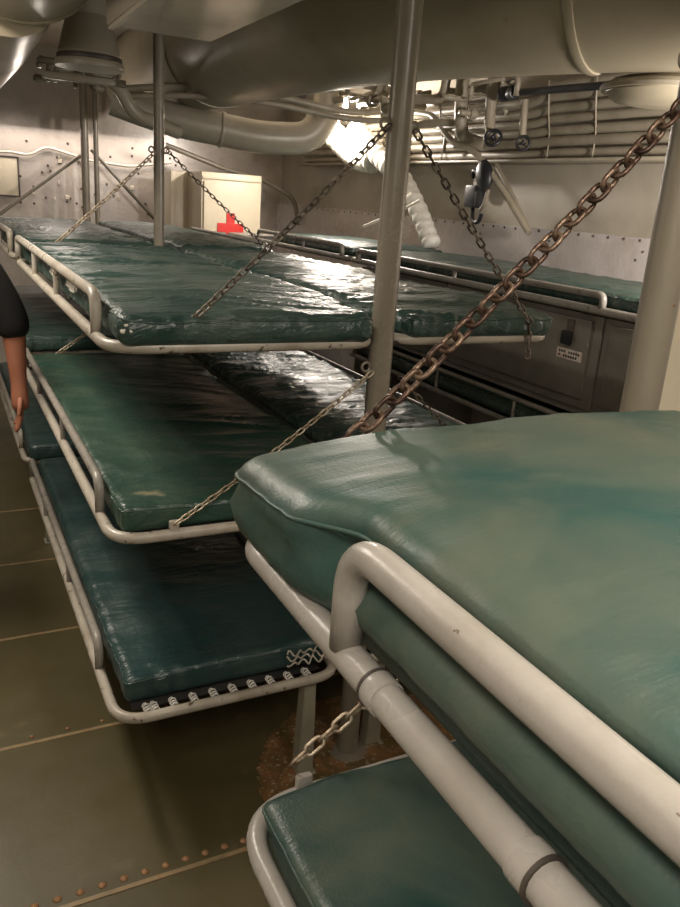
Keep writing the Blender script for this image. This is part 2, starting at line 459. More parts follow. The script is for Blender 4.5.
mattress('nearest upper dusty teal vinyl mattress with worn beige scuffs, foreground right', .343, 1.075, -1.12, .868, ZN-.016, .148, 'vinyl_near', 3,
         70, 170, .034, .018, .007, .0015, warp=nearwarp, fold=nearfold, wfreq=3.2, edge_wr=.0015)
mattress('nearest lower teal vinyl mattress under the foreground bunk, scuffed corner', .350, 1.005, -1.12, .828, .750, .070, 'vinyl_low', 8,
         50, 130, .014, .008, .006, .001, warp=lowwarp, wfreq=3, edge_wr=.001)

def sag(x0, x1, y0, y1, d, rim=.0):
    def f(x, y, z):
        u = (x-(x0+x1)/2)/((x1-x0)/2); v = (y-(y0+y1)/2)/((y1-y0)/2)
        return x, y, z-d*max(0, 1-u*u)*max(0, 1-v**4)
    return f
def spread(xe, dx, y0, zb):
    def f(x, y, z):
        t = max(0, 1-abs(x-xe)/.25)*max(0, min(1, (y-y0)/.12))*max(0, min(1, (z-zb)/.012))
        return x+dx*t, y, z
    return f
mattress('long green vinyl mattress on the upper aisle bunk, glossy and creased', XL+.018, XR-.016, 1.685, 3.69, ZT+.002, .070, 'vinyl', 1,
         60, 150, .030, .010, .010, .006, wfreq=3.2, edge_wr=.006, warp=spread(.97, .045, 1.83, ZT+.015))
mattress('sunken green vinyl mattress on the middle aisle bunk, pale worn patch at its corner', XL+.022, XR-.018, 1.735, 3.635, ZM+.002, .056, 'vinyl_mid', 2,
         60, 140, .018, .004, .010, .006, wfreq=2.5, edge_wr=.003, warp=spread(.967, .055, 1.83, ZM+.015))
mattress('dark blue-green vinyl mattress on the lowest aisle bunk, laced at one corner', XL+.03, XR-.05, 1.768, 3.635, ZB+.002, .080, 'vinyl_blue', 4,
         60, 140, .026, .006, .008, .003, wfreq=2.5, edge_wr=.004)
mattress('green vinyl mattress on the upper inner bunk, silvery glare beside the near pole', 1.092, 1.572, 1.725, 3.69, ZT+.002, .066, 'vinyl', 5,
         50, 130, .026, .010, .010, .007, wfreq=3.6, edge_wr=.006, warp=spread(1.092, -.05, 1.83, ZT+.015))
mattress('crumpled dark vinyl mattress on the middle inner bunk, half lit like foil', 1.095, 1.555, 1.765, 3.635, .868, .06, 'vinyl', 6,
         50, 130, .025, .008, .016, .010, wfreq=4, edge_wr=.006, warp=spread(1.095, -.055, 1.83, .88))
mattress('green vinyl mattress on the lowest inner bunk, small corner showing behind the white frame', 1.02, 1.55, 1.765, 3.635, ZB+.002, .07, 'vinyl_blue', 7, 30, 60)
mattress('green vinyl mattress on the far upper aisle bunk, near the bulkhead', XL+.018, XR-.01, 3.80, 5.84, ZT+.002, .078, 'vinyl', 9, 40, 90, edge_wr=.006, wr=.006)
mattress('green vinyl mattress on the far middle aisle bunk, seen below the guard rail', XL+.018, XR-.016, 3.83, 5.78, .862, .072, 'vinyl', 10, 40, 80)
mattress('green vinyl mattress on the far lowest aisle bunk, close to the deck', XL+.018, XR-.016, 3.83, 5.78, .327, .085, 'vinyl_blue', 11, 40, 80)
mattress('green vinyl mattress on the far inner upper bunk, in front of the red cross cabinet', 1.07, 1.562, 3.80, 5.96, ZT+.002, .078, 'vinyl', 12, 40, 90, edge_wr=.006, wr=.006)
mattress('green vinyl mattress on the hull side bunk above the steel lockers', 2.022, 2.64, 1.82, 3.78, 1.338, .052, 'vinyl', 13, 30, 70)
mattress('dark vinyl mattress on the hull side middle bunk', 2.022, 2.60, 1.97, 3.73, .84, .06, 'vinyl', 14, 30, 60)
mattress('green vinyl mattress on the far hull side bunk, right of the cabinet', 2.022, 2.64, 3.88, 5.0, 1.338, .055, 'vinyl', 15, 30, 50)

mt_ = bpy.data.objects['mattress.002']
for (cx, cy, cz, sx, sy, sz, sd) in ((.365, 1.72, 1.336, .022, .030, .016, 1), (.350, 2.35, 1.345, .010, .10, .014, 2), (.350, 2.72, 1.345, .010, .09, .014, 3), (.350, 3.2, 1.345, .010, .08, .014, 4)):
    b = bmesh.new(); bmesh.ops.create_icosphere(b, subdivisions=4, radius=1)
    for v in b.verts:
        n_ = 1+.35*noise.noise(v.co*2.3+Vector((sd*7, 0, 0)))+.15*noise.noise(v.co*6)
        v.co = Vector((cx+v.co.x*sx*n_, cy+v.co.y*sy*n_, cz+v.co.z*sz*n_))
    o = obj('torn_lining', b, 'lagging', mt_); o['label'] = 'pale torn lining showing along the edge'
# lacing at the corner of the lowest aisle mattress
root = thing('corner_lacing', 'pale cord lacing knotted at the mattress corner above the springs', 'cord', (.87, 1.75, .40))
for k in range(3):
    b = bmesh.new(); pts = []
    for i in range(40):
        t = i/39
        pts.append((.80+.13*t, 1.745-.004*k+.006*math.sin(t*20+k), .408-.014*k+.008*math.sin(t*27+k*2)))
    add_tube(b, pts, .0028, 6); obj('cord_strand', b, 'rope', root)

# ------------------------------------------------------------------ chains
link_cache = {}
def link_mesh(pitch, wire, w):
    k = (pitch, wire, w)
    if k not in link_cache:
        b = bmesh.new(); pts = []
        hl = pitch/2+wire*.5; rw = w/2-wire/2; st = hl-rw
        for i in range(9): a = -PI/2+PI*i/8; pts.append((st+rw*math.cos(a), rw*math.sin(a), 0))
        for i in range(9): a = PI/2+PI*i/8; pts.append((-st+rw*math.cos(a), rw*math.sin(a), 0))
        add_tube(b, pts, wire/2, 8, True)
        me = bpy.data.meshes.new('link'); bmesh.ops.recalc_face_normals(b, faces=b.faces[:]); b.to_mesh(me); b.free()
        for p in me.polygons: p.use_smooth = True
        link_cache[k] = me
    return link_cache[k]
def chain(label, pts, mat, pitch=.0262, wire=.0068, w=.025, sag=.01, twist=.4, jit=.12):
    """links strung along a polyline, slightly sagging"""
    P = [Vector(p) for p in pts]; dense = []
    for i in range(len(P)-1):
        L = (P[i+1]-P[i]).length
        for k in range(40):
            t = k/40; q = P[i].lerp(P[i+1], t)
            if i == 0: q = q-Vector((0, 0, sag*L*4*t*(1-t)))
            dense.append(q)
    dense.append(P[-1])
    root = thing('chain', label, 'chain', P[0])
    me0 = link_mesh(pitch, wire, w); me = me0.copy(); me.materials.append(M[mat])
    acc = 0; cents = []; need = pitch/2
    for a, b in zip(dense, dense[1:]):
        L = (b-a).length
        while acc+L >= need:
            cents.append((a.lerp(b, (need-acc)/L), (b-a).normalized())); need += pitch
        acc += L
    rr = random.Random(len(cents)*7+int(P[0].x*100))
    for i, (c, d) in enumerate(cents):
        x = d; u = x.cross(Vector((0, 1, 0))).normalized() if abs(x.y) < .9 else x.cross(Vector((1, 0, 0))).normalized()
        wv = x.cross(u)
        ang = twist+i*PI/2+rr.uniform(-jit, jit)
        yv = u*math.cos(ang)+wv*math.sin(ang); zv = x.cross(yv)
        mt = Matrix((x, yv, zv)).transposed().to_4x4()
        o = bpy.data.objects.new('link', me); COL.objects.link(o); o.parent = root
        o.rotation_mode = 'QUATERNION'; o.rotation_quaternion = mt.to_quaternion(); o.location = c-P[0]
    return root
chain('thick rusty chain rising from the nearest upper bunk across the hull wall', [(.405, .888, 1.255), (1.012, .90, 1.808)], 'chain_rust', .0262, .0076, .0300, .012, .2)
chain('short bronze-coloured chain on the nearest lower bunk, over the deck', [(.415, .862, .838), (.99, .885, 1.225)], 'chain_pale', .0262, .0058, .021, .012, .5)
chain('dark chain from the near pole to the end rail of the upper aisle bunk', [(.471, 1.700, 1.325), (.985, 1.725, 1.81)], 'chain_dark', .0195, .0048, .018, .012, .3)
chain('chain from the near pole to the upper inner bunk, spare end dangling', [(1.05, 1.722, 1.80), (1.478, 1.722, 1.345), (1.484, 1.715, 1.235)], 'chain_dark', .0235, .0055, .0195, .012, .5)
chain('thin pale chain crossing the middle aisle mattress', [(.467, 1.70, .868), (.985, 1.715, 1.22)], 'chain_pale', .0195, .0042, .016, .018, .5)
chain('dim chain of the middle inner bunk, behind the rusty chain', [(1.07, 1.72, 1.20), (1.42, 1.722, .90)], 'chain_dark', .0195, .0042, .016, .012, .5)
chain('pale chain from the second pole to the far corner of the upper aisle bunk', [(.441, 3.672, 1.335), (.925, 3.69, 1.785)], 'chain_pale', .0225, .0055, .020, .012, .5)
chain('dark chain slanting down right from the second pole past the cabinet', [(.975, 3.70, 1.79), (1.50, 3.70, 1.36)], 'chain_dark', .0225, .005, .019, .012, .5)
chain('chain under the upper aisle bunk leading to the middle tier', [(.44, 3.672, .87), (.93, 3.69, 1.22)], 'chain_pale', .0225, .005, .019, .012, .5)

# ------------------------------------------------------------------ poles
def pole(label, x, y, r, mat, z0=0, z1=2.6, eyes=()):
    root = thing('pole', label, 'pole', (x, y, z0))
    tube_obj('shaft', [(x, y, z0), (x, y, z1)], r, mat, root, 24)
    lathe_obj('base_flange', [(r+.001, 0), (r+.03, 0), (r+.03, .008), (r+.006, .012), (r+.001, .012)], (x, y, z0), (0, 0, 1), mat, root)
    for z, dx, dy in eyes:
        b = bmesh.new(); c = Vector((x+dx*(r+.010), y+dy*(r+.01), z))
        pts = [c+Vector((.012*math.cos(a)*(abs(dx) or .0)+.012*math.cos(a)*(1 if abs(dy) else 0)*0, .012*math.cos(a)*abs(dy), .012*math.sin(a))) for a in [2*PI*i/14 for i in range(14)]]
        add_tube(b, pts, .004, 8, True); obj('eye', b, mat, root)
    return root
pole('grey-green painted pole in the centre, floor to overhead', 1.032, 1.765, .031, 'pole', eyes=[(1.81, -1, 0), (1.81, 1, 0), (1.22, -1, 0)])
pole('slim painted pole farther back, at the far end of the upper aisle bunk', .952, 3.755, .024, 'pole', eyes=[(1.79, -1, 0), (1.79, 1, 0)])
pole('thick cream pole with rust spots at right edge behind the nearest mattress', 1.073, .935, .0315, 'pole_near', eyes=[(1.865, -1, 0)])
pole('left of the paired thin posts before the far bulkhead', 1.13, 6.75, .030, 'pole')
pole('right of the paired thin posts before the far bulkhead', 1.215, 6.75, .020, 'pole')
for nm, pts in (('dark brace sloping down left from the far posts', [(.42, 6.88, 1.29), (1.12, 6.88, 1.83)]),
                ('dark brace sloping down right from the far posts', [(1.20, 6.88, 1.88), (1.80, 6.88, 1.28)])):
    t = tube_obj('brace', pts, .014, 'pole', None, 10); tag(t, nm, 'brace')

# ------------------------------------------------------------------ room shell
def struct(name, bm, mat, smooth=False):
    o = obj(name, bm, mat, None, smooth); o['kind'] = 'structure'; return o
FX0, FX1, FY0, FY1, HC = -1.7, 2.9, -2.2, 7.1, 2.62
bm = bmesh.new(); add_box(bm, FX0, FX1+.1, FY0, FY1, -.06, 0); fl = struct('floor', bm, 'floor')
bm = bmesh.new(); add_box(bm, FX0, FX1+.1, FY0, FY1, HC, HC+.06); struct('ceiling', bm, 'ceiling')
bm = bmesh.new(); add_box(bm, FX0-.06, FX0, FY0, FY1, 0, HC); struct('wall_left', bm, 'hull')
bm = bmesh.new(); add_box(bm, FX0, FX1+.1, FY0-.06, FY0, 0, HC); struct('wall_near', bm, 'hull')
bm = bmesh.new(); add_box(bm, FX0, FX1+.1, FY1, FY1+.06, 0, HC); struct('wall_far', bm, 'bulkhead')
bm = bmesh.new(); add_box(bm, FX1+.04, FX1+.1, FY0, FY1, 0, HC); struct('wall_hull', bm, 'hull')
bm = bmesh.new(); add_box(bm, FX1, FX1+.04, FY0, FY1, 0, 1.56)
band = struct('trim_1', bm, 'hull_silver')
b = bmesh.new()
for i in range(60):
    y = .6+i*.1
    add_lathe(b, [(.0, .006), (.006, .004), (.008, 0)], (FX1+.001, y, 1.548), (-1, 0, 0), 8)
for y in (2.3, 2.7, 3.4, 4.0):
    for z in (1.36, 1.46, 1.5): add_lathe(b, [(.0, .006), (.005, .004), (.007, 0)], (FX1+.001, y+rnd.uniform(-.1, .1), z), (-1, 0, 0), 8)
o = obj('rivets', b, 'band', band)
# deck seams across the aisle with rivet rows
for i, y in enumerate((1.521, 2.154, 2.787, 3.42, 4.05, .888)):
    b = bmesh.new(); add_box(b, FX0, FX1, y-.007, y+.007, -.001, .003, .001, 1)
    o = struct('trim_%d' % (i+2), b, 'seam')
    if i in (0, 1):
        bb = bmesh.new()
        step = .052 if i == 0 else .105
        n = int(2.2/step)
        for k in range(n):
            add_lathe(bb, [(.0, .0065), (.006, .0040), (.0088, .002), (.0105, 0)] if i == 0 else [(.0, .005), (.005, .004), (.007, 0)],
                      (-1.0+k*step, y+.03, .0), (0, 0, 1), 12)
        obj('rivet_row', bb, 'rivet', o, True)
# corroded patch of deck under the hanging chain, uneven scaled paint
b = bmesh.new(); n = 60; g = []
for i in range(n+1):
    row = []
    for j in range(n+1):
        u, v = i/n*2-1, j/n*2-1
        rr = math.hypot(u, v)+.25*noise.noise(Vector((u*2, v*2, 3)))
        h = max(0, 1-rr)**.5*.006+(.012*abs(noise.noise(Vector((u*5, v*5, 1))))*max(0, min(1, (1-rr)*3)))
        row.append(b.verts.new((1.12+u*.42, 1.62+v*.42, .0005 if rr > 1 else .001+h)))
    g.append(row)
for i in range(n):
    for j in range(n):
        if all(math.hypot((i+a)/n*2-1, (j+c)/n*2-1) < 1.0 for a in (0, 1) for c in (0, 1)):
            b.faces.new((g[i][j], g[i+1][j], g[i+1][j+1], g[i][j+1]))
bmesh.ops.delete(b, geom=[v for v in b.verts if not v.link_faces], context='VERTS')
o = struct('trim_9', b, 'stain', True)

# ------------------------------------------------------------------ overhead
def pathobj(name, label, cat, pts, r, mat, rad=.1, seg=24, group=None, rfun=None, n=8):
    o = tube_obj(name, pts, r, mat, None, seg, False, rad, n, rfun)
    # re-origin is unnecessary: geometry stands in world space
    return tag(o, label, cat, group)
# large trunk duct
dpts = [(1.52, 6.4, 2.40), (1.50, 5.4, 2.40), (1.50, 3.8, 2.38), (1.55, 2.85, 2.37), (1.74, 2.3, 2.37), (1.98, 1.85, 2.37), (2.45, 1.2, 2.37), (2.5, -.5, 2.37)]
root = thing('ventilation_duct', 'very large beige ventilation duct running under the overhead', 'duct', (1.6, 3, 2.1))
b = bmesh.new(); add_tube(b, fillet(dpts, .3, False, 8), .31, 40); obj('trunk', b, 'duct', root, True, 60)
def ring(c, t, r, w, mat, parent, nm='seam_band'):
    return lathe_obj(nm, [(r-.004, -w), (r+.006, -w), (r+.009, 0), (r+.006, w), (r-.004, w)], c, t, mat, parent, 40)
ring((1.865, 2.06, 2.37), (.47, -.88, 0), .31, .014, 'duct', root)
ring((1.50, 4.6, 2.39), (0, 1, 0), .31, .012, 'duct', root)
# secondary duct with elbow
root = thing('elbow_duct', 'grey-beige duct with an upturned elbow catching the lamp light', 'duct', (1.8, 4.8, 1.95))
b = bmesh.new(); add_tube(b, fillet([(1.00, 5.0, 2.10), (1.30, 4.95, 2.02), (1.85, 4.85, 1.96), (2.16, 4.8, 1.98), (2.27, 4.78, 2.14), (2.28, 4.8, 2.4)], .12, False, 8), .095, 28)
obj('trunk', b, 'duct_grey', root, True, 60)
ring((1.62, 4.89, 1.985), (.96, -.17, -.1), .095, .01, 'duct_grey', root)
pathobj('conduit', 'long conduit strapped above the elbow duct, upper of two', 'pipe', [(.95, 4.6, 2.11), (1.3, 4.5, 2.16), (1.7, 4.4, 2.16), (2.2, 4.3, 2.10), (2.5, 4.3, 2.16)], .018, 'pipe', .15, 12)
pathobj('conduit', 'long conduit strapped above the elbow duct, lower of two', 'pipe', [(.95, 4.55, 2.07), (1.3, 4.45, 2.11), (1.7, 4.35, 2.11), (2.2, 4.25, 2.06), (2.5, 4.25, 2.1)], .016, 'pipe', .15, 12)
pathobj('drain_pipe', 'dark pipe slanting down over the red cross cabinet', 'pipe', [(1.70, 6.5, 1.95), (2.22, 6.5, 1.80), (2.50, 6.5, 1.76), (2.82, 6.5, 1.62), (2.86, 6.5, 1.40)], .020, 'pole', .1, 12)

# flat light tray
root = thing('light_tray', 'flat cream sheet-metal light housing hanging at top left', 'light fixture', (.72, 2.2, 2.1))
b = bmesh.new(); add_box(b, .545, .885, 1.0, 2.80, 2.10, 2.175, .006, 2); obj('housing', b, 'fixture', root, True, 35)
b = bmesh.new(); add_box(b, .548, .570, 1.0, 2.79, 2.088, 2.10, .003, 1); obj('lip', b, 'fixture', root, True, 35)
for y in (1.3, 2.5): tube_obj('hanger_rod', [(.69, y, 2.185), (.69, y, 2.62)], .008, 'pole', root, 8)
# duct over the aisle
root = thing('aisle_duct', 'large smooth duct over the aisle at top left corner', 'duct', (.1, 3, 2.2))
b = bmesh.new(); add_tube(b, fillet([(.25, .6, 2.36), (.28, 2.0, 2.36), (.31, 3.0, 2.36)], .2, False, 8), .262, 40)
obj('trunk', b, 'duct', root, True, 60)
ring((.309, 2.96, 2.36), (0, 1, 0), .262, .02, 'duct', root)
b = bmesh.new(); add_tube(b, [(.27, 3.0, 2.24), (.28, 3.9, 2.22), (.26, 6.9, 2.2)], .185, 36); obj('branch_trunk', b, 'duct', root, True, 60)
# vent hood
root = thing('vent_hood', 'flared vent hood with dark rim beside the aisle duct', 'vent', (.60, 3.42, 2.1))
lathe_obj('hood', [(.110, 0), (.115, .010), (.085, .125), (.07, .14), (.07, .50)], (.60, 3.42, 2.088), (0, 0, 1), 'duct_grey', root, 32)
lathe_obj('rim', [(.08, 0), (.120, 0), (.122, .008), (.120, .016), (.08, .016)], (.60, 3.42, 2.072), (0, 0, 1), 'band', root, 32)
lathe_obj('flange', [(.08, 0), (.126, 0), (.130, .012), (.126, .024), (.08, .024)], (.60, 3.42, 2.046), (0, 0, 1), 'duct_grey', root, 32)
# crooked brackets and clutter below the hood
def tangle(label, cat, c, n, size, r, mat, seed, name='bracket_cluster', kinds=None):
    root = thing(name, label, cat, c); rr = random.Random(seed)
    for k in range(n):
        p = Vector(c)+Vector([rr.uniform(-1, 1)*s for s in size]); pts = [p]
        for q in range(rr.choice((2, 3))):
            ax = rr.choice((0, 1, 2)); d = [0, 0, 0]; d[ax] = rr.uniform(.4, 1)*size[ax]*rr.choice((-1, 1)); p = p+Vector(d); p = Vector((min(p.x, 2.78), p.y, min(p.z, 2.5))); pts.append(p)
        rad = r*rr.uniform(.6, 1.3)
        b = bmesh.new(); add_tube(b, fillet(pts, rad*2.2, False, 5), rad, 10); obj('pipe_run', b, mat, root)
        if rr.random() < .7:
            d = (pts[1]-pts[0]).normalized(); lathe_obj('fitting', [(rad, -.02), (rad*1.6, -.018), (rad*1.6, .018), (rad, .02)], pts[0].lerp(pts[1], .5), d, mat, root, 10)
    return root
tangle('jumble of brackets and small pipes below the vent hood', 'pipes', (.66, 4.2, 2.10), 12, (.15, .12, .035), .014, 'pipe', 5)
pathobj('curved_branch_pipe', 'curved branch pipe dropping from the big duct near the second pole', 'pipe', [(.80, 4.4, 2.16), (.92, 4.4, 2.10), (.98, 4.4, 1.98), (1.25, 4.5, 1.92)], .035, 'duct_grey', .08, 16)
b = bmesh.new(); add_box(b, .50, .86, 3.98, 4.02, 2.055, 2.085, .004); tag(obj('flat_bracket', b, 'pipe'), 'flat sheet bracket with bolt hole left of the second pole', 'bracket')

# hull side pipe bundle
zs = [1.925, 1.975, 2.025, 2.075, 2.125, 2.175, 2.225]
names = ['lowest', 'second lowest', 'third from the bottom', 'middle', 'third from the top', 'second highest', 'highest']
for k, (z, nm) in enumerate(zip(zs, names)):
    r = .0245 if k % 3 else .021
    x = 2.83-.012*(k % 2)-.012*k
    pts = [(x, 1.2, z), (x, 3.3, z+.006), (x, 3.42, z-.012*(k > 2)), (x, 6.3, z+.0)]
    o = tube_obj('hull_pipe', pts, r, 'pipe', None, 14, False, .05)
    tag(o, '%s of the long parallel pipes along the hull wall' % nm, 'pipe', 'parallel hull pipes')
b = bmesh.new(); add_box(b, 2.75, 2.90, 1.2, 6.3, 1.880, 1.896, .003, 1)
tag(obj('pipe_shelf', b, 'pipe'), 'narrow ledge under the parallel hull pipes', 'ledge')
for i, y in enumerate((1.9, 2.98, 3.30, 4.25, 5.2)):
    b = bmesh.new(); pts = [(2.735, y, 1.90), (2.715, y, 2.06), (2.70, y, 2.25)]
    add_tube(b, fillet([(2.795, y, 1.897), (2.795, y, 2.0), (2.74, y-.03, 2.12), (2.72, y-.03, 2.25)], .03), .004, 8)
    tag(obj('pipe_clamp', b, 'pipe'), ['pipe clamp nearest the round lamp', 'pipe clamp beside the black rod', 'pipe clamp left of the black rod', 'pipe clamp behind the wrapped pipe', 'pipe clamp farthest back'][i], 'clamp', 'clamps across the hull pipes')
# vertical branches
def vert(label, pts, r, mat='pipe'):
    o = pathobj('branch_pipe', label, 'pipe', pts, r, mat, .06, 14); return o
vert('stout vertical branch pipe in front of the hull pipes', [(2.62, 3.86, 2.38), (2.62, 3.84, 2.10), (2.66, 3.86, 2.0), (2.82, 3.86, 1.98)], .036)
vert('vertical branch pipe above the first handwheel', [(2.64, 3.62, 2.35), (2.64, 3.60, 2.06), (2.64, 3.56, 1.96)], .028)
vert('short vertical branch pipe above the second handwheel', [(2.66, 3.36, 2.16), (2.66, 3.34, 1.96)], .018)
vert('bent pipe arching behind the centre pole', [(2.4, 4.3, 2.1), (2.45, 4.2, 2.2), (2.6, 4.0, 2.2), (2.6, 3.98, 2.33)], .026)
vert('low arched pipe between the pole and the branch pipes', [(2.5, 4.35, 2.0), (2.55, 4.1, 2.08), (2.64, 3.9, 2.08)], .02)
vert('long pipe stepping down across the hull pipes to the wall', [(2.62, 4.40, 2.16), (2.62, 4.12, 2.13), (2.64, 3.95, 1.99), (2.68, 3.75, 1.93), (2.72, 3.52, 1.74), (2.76, 3.32, 1.54)], .017)
vert('second pipe running beside the stepped pipe down the wall', [(2.80, 3.72, 1.88), (2.80, 3.52, 1.70), (2.82, 3.38, 1.53)], .013)
tangle('dense cluster of valves and fittings behind the centre pole', 'pipes', (2.45, 4.55, 2.22), 16, (.22, .40, .12), .020, 'pipe', 21, 'valve_cluster')
tangle('small fittings between the branch pipes under the big duct', 'pipes', (2.66, 3.75, 2.17), 10, (.1, .28, .10), .014, 'pipe', 33, 'fitting_cluster')
tangle('tangle of cables tucked above the elbow duct', 'cables', (1.95, 4.5, 2.22), 10, (.30, .1, .05), .012, 'band', 12, 'cable_cluster')
# handwheels
def handwheel(label, c, axis, r):
    root = thing('valve_handwheel', label, 'valve', c, 'black handwheels on the hull pipes')
    q = Vector((0, 0, 1)).rotation_difference(Vector(axis).normalized()); C_ = Vector(c)
    b = bmesh.new(); add_tube(b, [C_+q @ Vector((r*math.cos(a), r*math.sin(a), 0)) for a in [2*PI*i/24 for i in range(24)]], r*.22, 10, True); obj('rim', b, 'black', root)
    b = bmesh.new(); add_lathe(b, [(r*.3, -.01), (r*.3, .014), (r*.15, .02)], c, axis, 16); obj('hub', b, 'black', root)
    for k in range(3):
        a = 2*PI*k/3+.4; b = bmesh.new(); add_tube(b, [C_, C_+q @ Vector((r*math.cos(a), r*math.sin(a), 0))], r*.13, 8); obj('spoke', b, 'black', root)
    b = bmesh.new(); add_tube(b, [C_, C_-q @ Vector((0, 0, .07))], r*.16, 10); obj('stem', b, 'pipe', root)
handwheel('black handwheel under the vertical branch pipes, left of two', (2.60, 3.50, 1.985), (-.7, -.6, .35), .040)
handwheel('smaller black handwheel right of the first, by the lowest hull pipe', (2.62, 3.28, 1.955), (-.8, -.6, .1), .032)
# large black rubber bulb valve and its clutter on the wall
root = thing('hand_lamp_holder', 'black oval hand lamp holder fixed on the hull wall', 'wall device', (2.68, 3.66, 1.8))
b = bmesh.new(); bmesh.ops.create_uvsphere(b, u_segments=24, v_segments=16, radius=1)
for v in b.verts: v.co = Vector((v.co.x*.035, v.co.y*.062, v.co.z*.085))
bmesh.ops.rotate(b, verts=b.verts, cent=(0, 0, 0), matrix=Matrix.Rotation(-.45, 3, 'X'))
bmesh.ops.translate(b, verts=b.verts, vec=(2.69, 3.66, 1.81)); obj('oval_body', b, 'black', root)
b = bmesh.new(); add_box(b, 2.70, 2.78, 3.74, 3.84, 1.64, 1.76, .012, 2); obj('switch_box', b, 'black', root, True, 40)
for k, pts in enumerate(([(2.72, 3.80, 1.80), (2.70, 3.78, 1.84), (2.70, 3.72, 1.82)], [(2.70, 3.62, 1.74), (2.70, 3.64, 1.66), (2.72, 3.70, 1.63)], [(2.74, 3.80, 1.64), (2.73, 3.78, 1.57), (2.73, 3.72, 1.56), (2.73, 3.70, 1.61)])):
    tube_obj('cable_loop', pts, .012, 'pipe' if k == 1 else 'black', root, 8, False, .03)
# black rod under duct
pathobj('black_rod', 'black fire nozzle rod lying below the big duct', 'rod', [(2.62, 3.42, 2.19), (2.62, 2.55, 2.165)], .017, 'black', 0, 12)
root = thing('rod_coupling', 'black knobbly coupling at the left end of the rod', 'coupling', (2.62, 3.42, 2.19))
lathe_obj('coupling_body', [(.018, -.06), (.035, -.05), (.035, -.02), (.026, 0), (.036, .02), (.036, .05), (.018, .06)], (2.62, 3.44, 2.19), (0, 1, -.02), 'black', root, 16)
# round lamp flange near right
root = thing('round_fitting', 'wide shallow round fitting under the big duct, upper right', 'light fixture', (2.3, 2.05, 2.1))
lathe_obj('dish', [(.0, 0), (.10, .002), (.155, .012), (.185, .035), (.19, .06), (.17, .075)], (2.16, 2.02, 1.990), (0, 0, 1), 'duct', root, 40)
lathe_obj('dish_rim', [(.15, 0), (.20, 0), (.205, .01), (.20, .02), (.15, .02)], (2.16, 2.02, 2.030), (0, 0, 1), 'pipe', root, 40)
# white lagged pipe (cloth wrapped) with the lamp behind it
def lagged(label, pts, r, seed):
    root = thing('lagged_pipe', label, 'pipe', pts[0])
    P = fillet(pts, .08, False, 8)
    # resample for wrinkled wraps
    D = []
    for a, b_ in zip(P, P[1:]):
        n = max(1, int((b_-a).length/.008))
        for i in range(n): D.append(a.lerp(b_, i/n))
    D.append(P[-1])
    b = bmesh.new(); add_tube(b, D, r, 20, False, True, rfun=lambda t: r*(1-.25*t+.035*math.sin(t*len(D)*.9)+  .07*noise.noise(Vector((t*26, seed, 0)))))
    obj('cloth_wrap', b, 'lagging', root)
    return root
lagged('white cloth-wrapped pipe hanging down the hull wall right of the pole', [(2.56, 4.95, 2.08), (2.58, 4.62, 1.90), (2.60, 4.36, 1.78), (2.60, 4.14, 1.60), (2.60, 3.96, 1.42)], .068, 1)
lagged('bright white lagging glowing in the lamp light left of the pole', [(2.45, 5.35, 2.16), (2.50, 5.15, 2.05), (2.58, 4.95, 1.90), (2.60, 4.75, 1.88)], .09, 2)
pathobj('pale_cord', 'pale twisted cord slanting beside the centre pole to the wrapped pipe', 'cord', [(2.35, 4.35, 1.49), (2.45, 4.15, 1.58), (2.5, 3.98, 1.66)], .009, 'cable', .05, 8)
lathe_obj_ = lathe_obj('cover_plate', [(.0, .012), (.075, .010), (.08, 0)], (2.895, 3.95, 1.78), (-1, 0, 0), 'hull_silver')
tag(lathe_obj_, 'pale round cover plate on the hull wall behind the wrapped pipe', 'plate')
lo = lathe_obj('cover_plate', [(.0, .012), (.075, .010), (.085, 0)], (2.70, 7.09, 1.62), (0, -1, 0), 'hull_silver')
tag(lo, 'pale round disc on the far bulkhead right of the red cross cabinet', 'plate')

# lamp behind the pole (real fitting that lights the hull side)
root = thing('bulkhead_lamp', 'lit overhead lamp half hidden by wrapped pipes', 'lamp', (2.42, 4.75, 2.2))
lathe_obj('lamp_base', [(.0, .03), (.05, .03), (.06, .0), (.055, -.02)], (2.42, 4.9, 2.27), (0, 0, 1), 'black', root)
b = bmesh.new(); bmesh.ops.create_uvsphere(b, u_segments=20, v_segments=12, radius=.045); bmesh.ops.translate(b, verts=b.verts, vec=(2.42, 4.9, 2.215)); obj('bulb', b, 'lamp', root)

# ------------------------------------------------------------------ far end: cabinet etc.
root = thing('first_aid_cabinet', 'cream first aid cabinet with red cross at the far end', 'cabinet', (2.07, 6.2, 0))
b = bmesh.new(); add_box(b, 1.835, 2.31, 5.98, 6.35, 1.0, 1.765, .006); obj('body', b, 'cream', root, True, 35)
dr = box_obj('door', (1.85, 2.295, 5.962, 5.979, 1.06, 1.70), 'cream', root, .004)
b = bmesh.new(); add_box(b, 1.955, 2.165, 5.954, 5.961, 1.34, 1.405, .001); add_box(b, 2.027, 2.093, 5.9545, 5.9605, 1.265, 1.48, .001); obj('red_cross', b, 'red', dr, False)
box_obj('top_moulding', (1.84, 2.305, 5.965, 5.979, 1.715, 1.735), 'cream', root, .003)
root = thing('side_cabinet', 'plain cream cabinet partly hidden left of the red cross cabinet', 'cabinet', (1.75, 6.5, 0))
b = bmesh.new(); add_box(b, 1.70, 1.90, 6.36, 6.75, .9, 1.76, .006); obj('body', b, 'cream', root, True, 35)
box_obj('edge_strip', (1.70, 1.735, 6.34, 6.36, .9, 1.76), 'cream', root, .003)
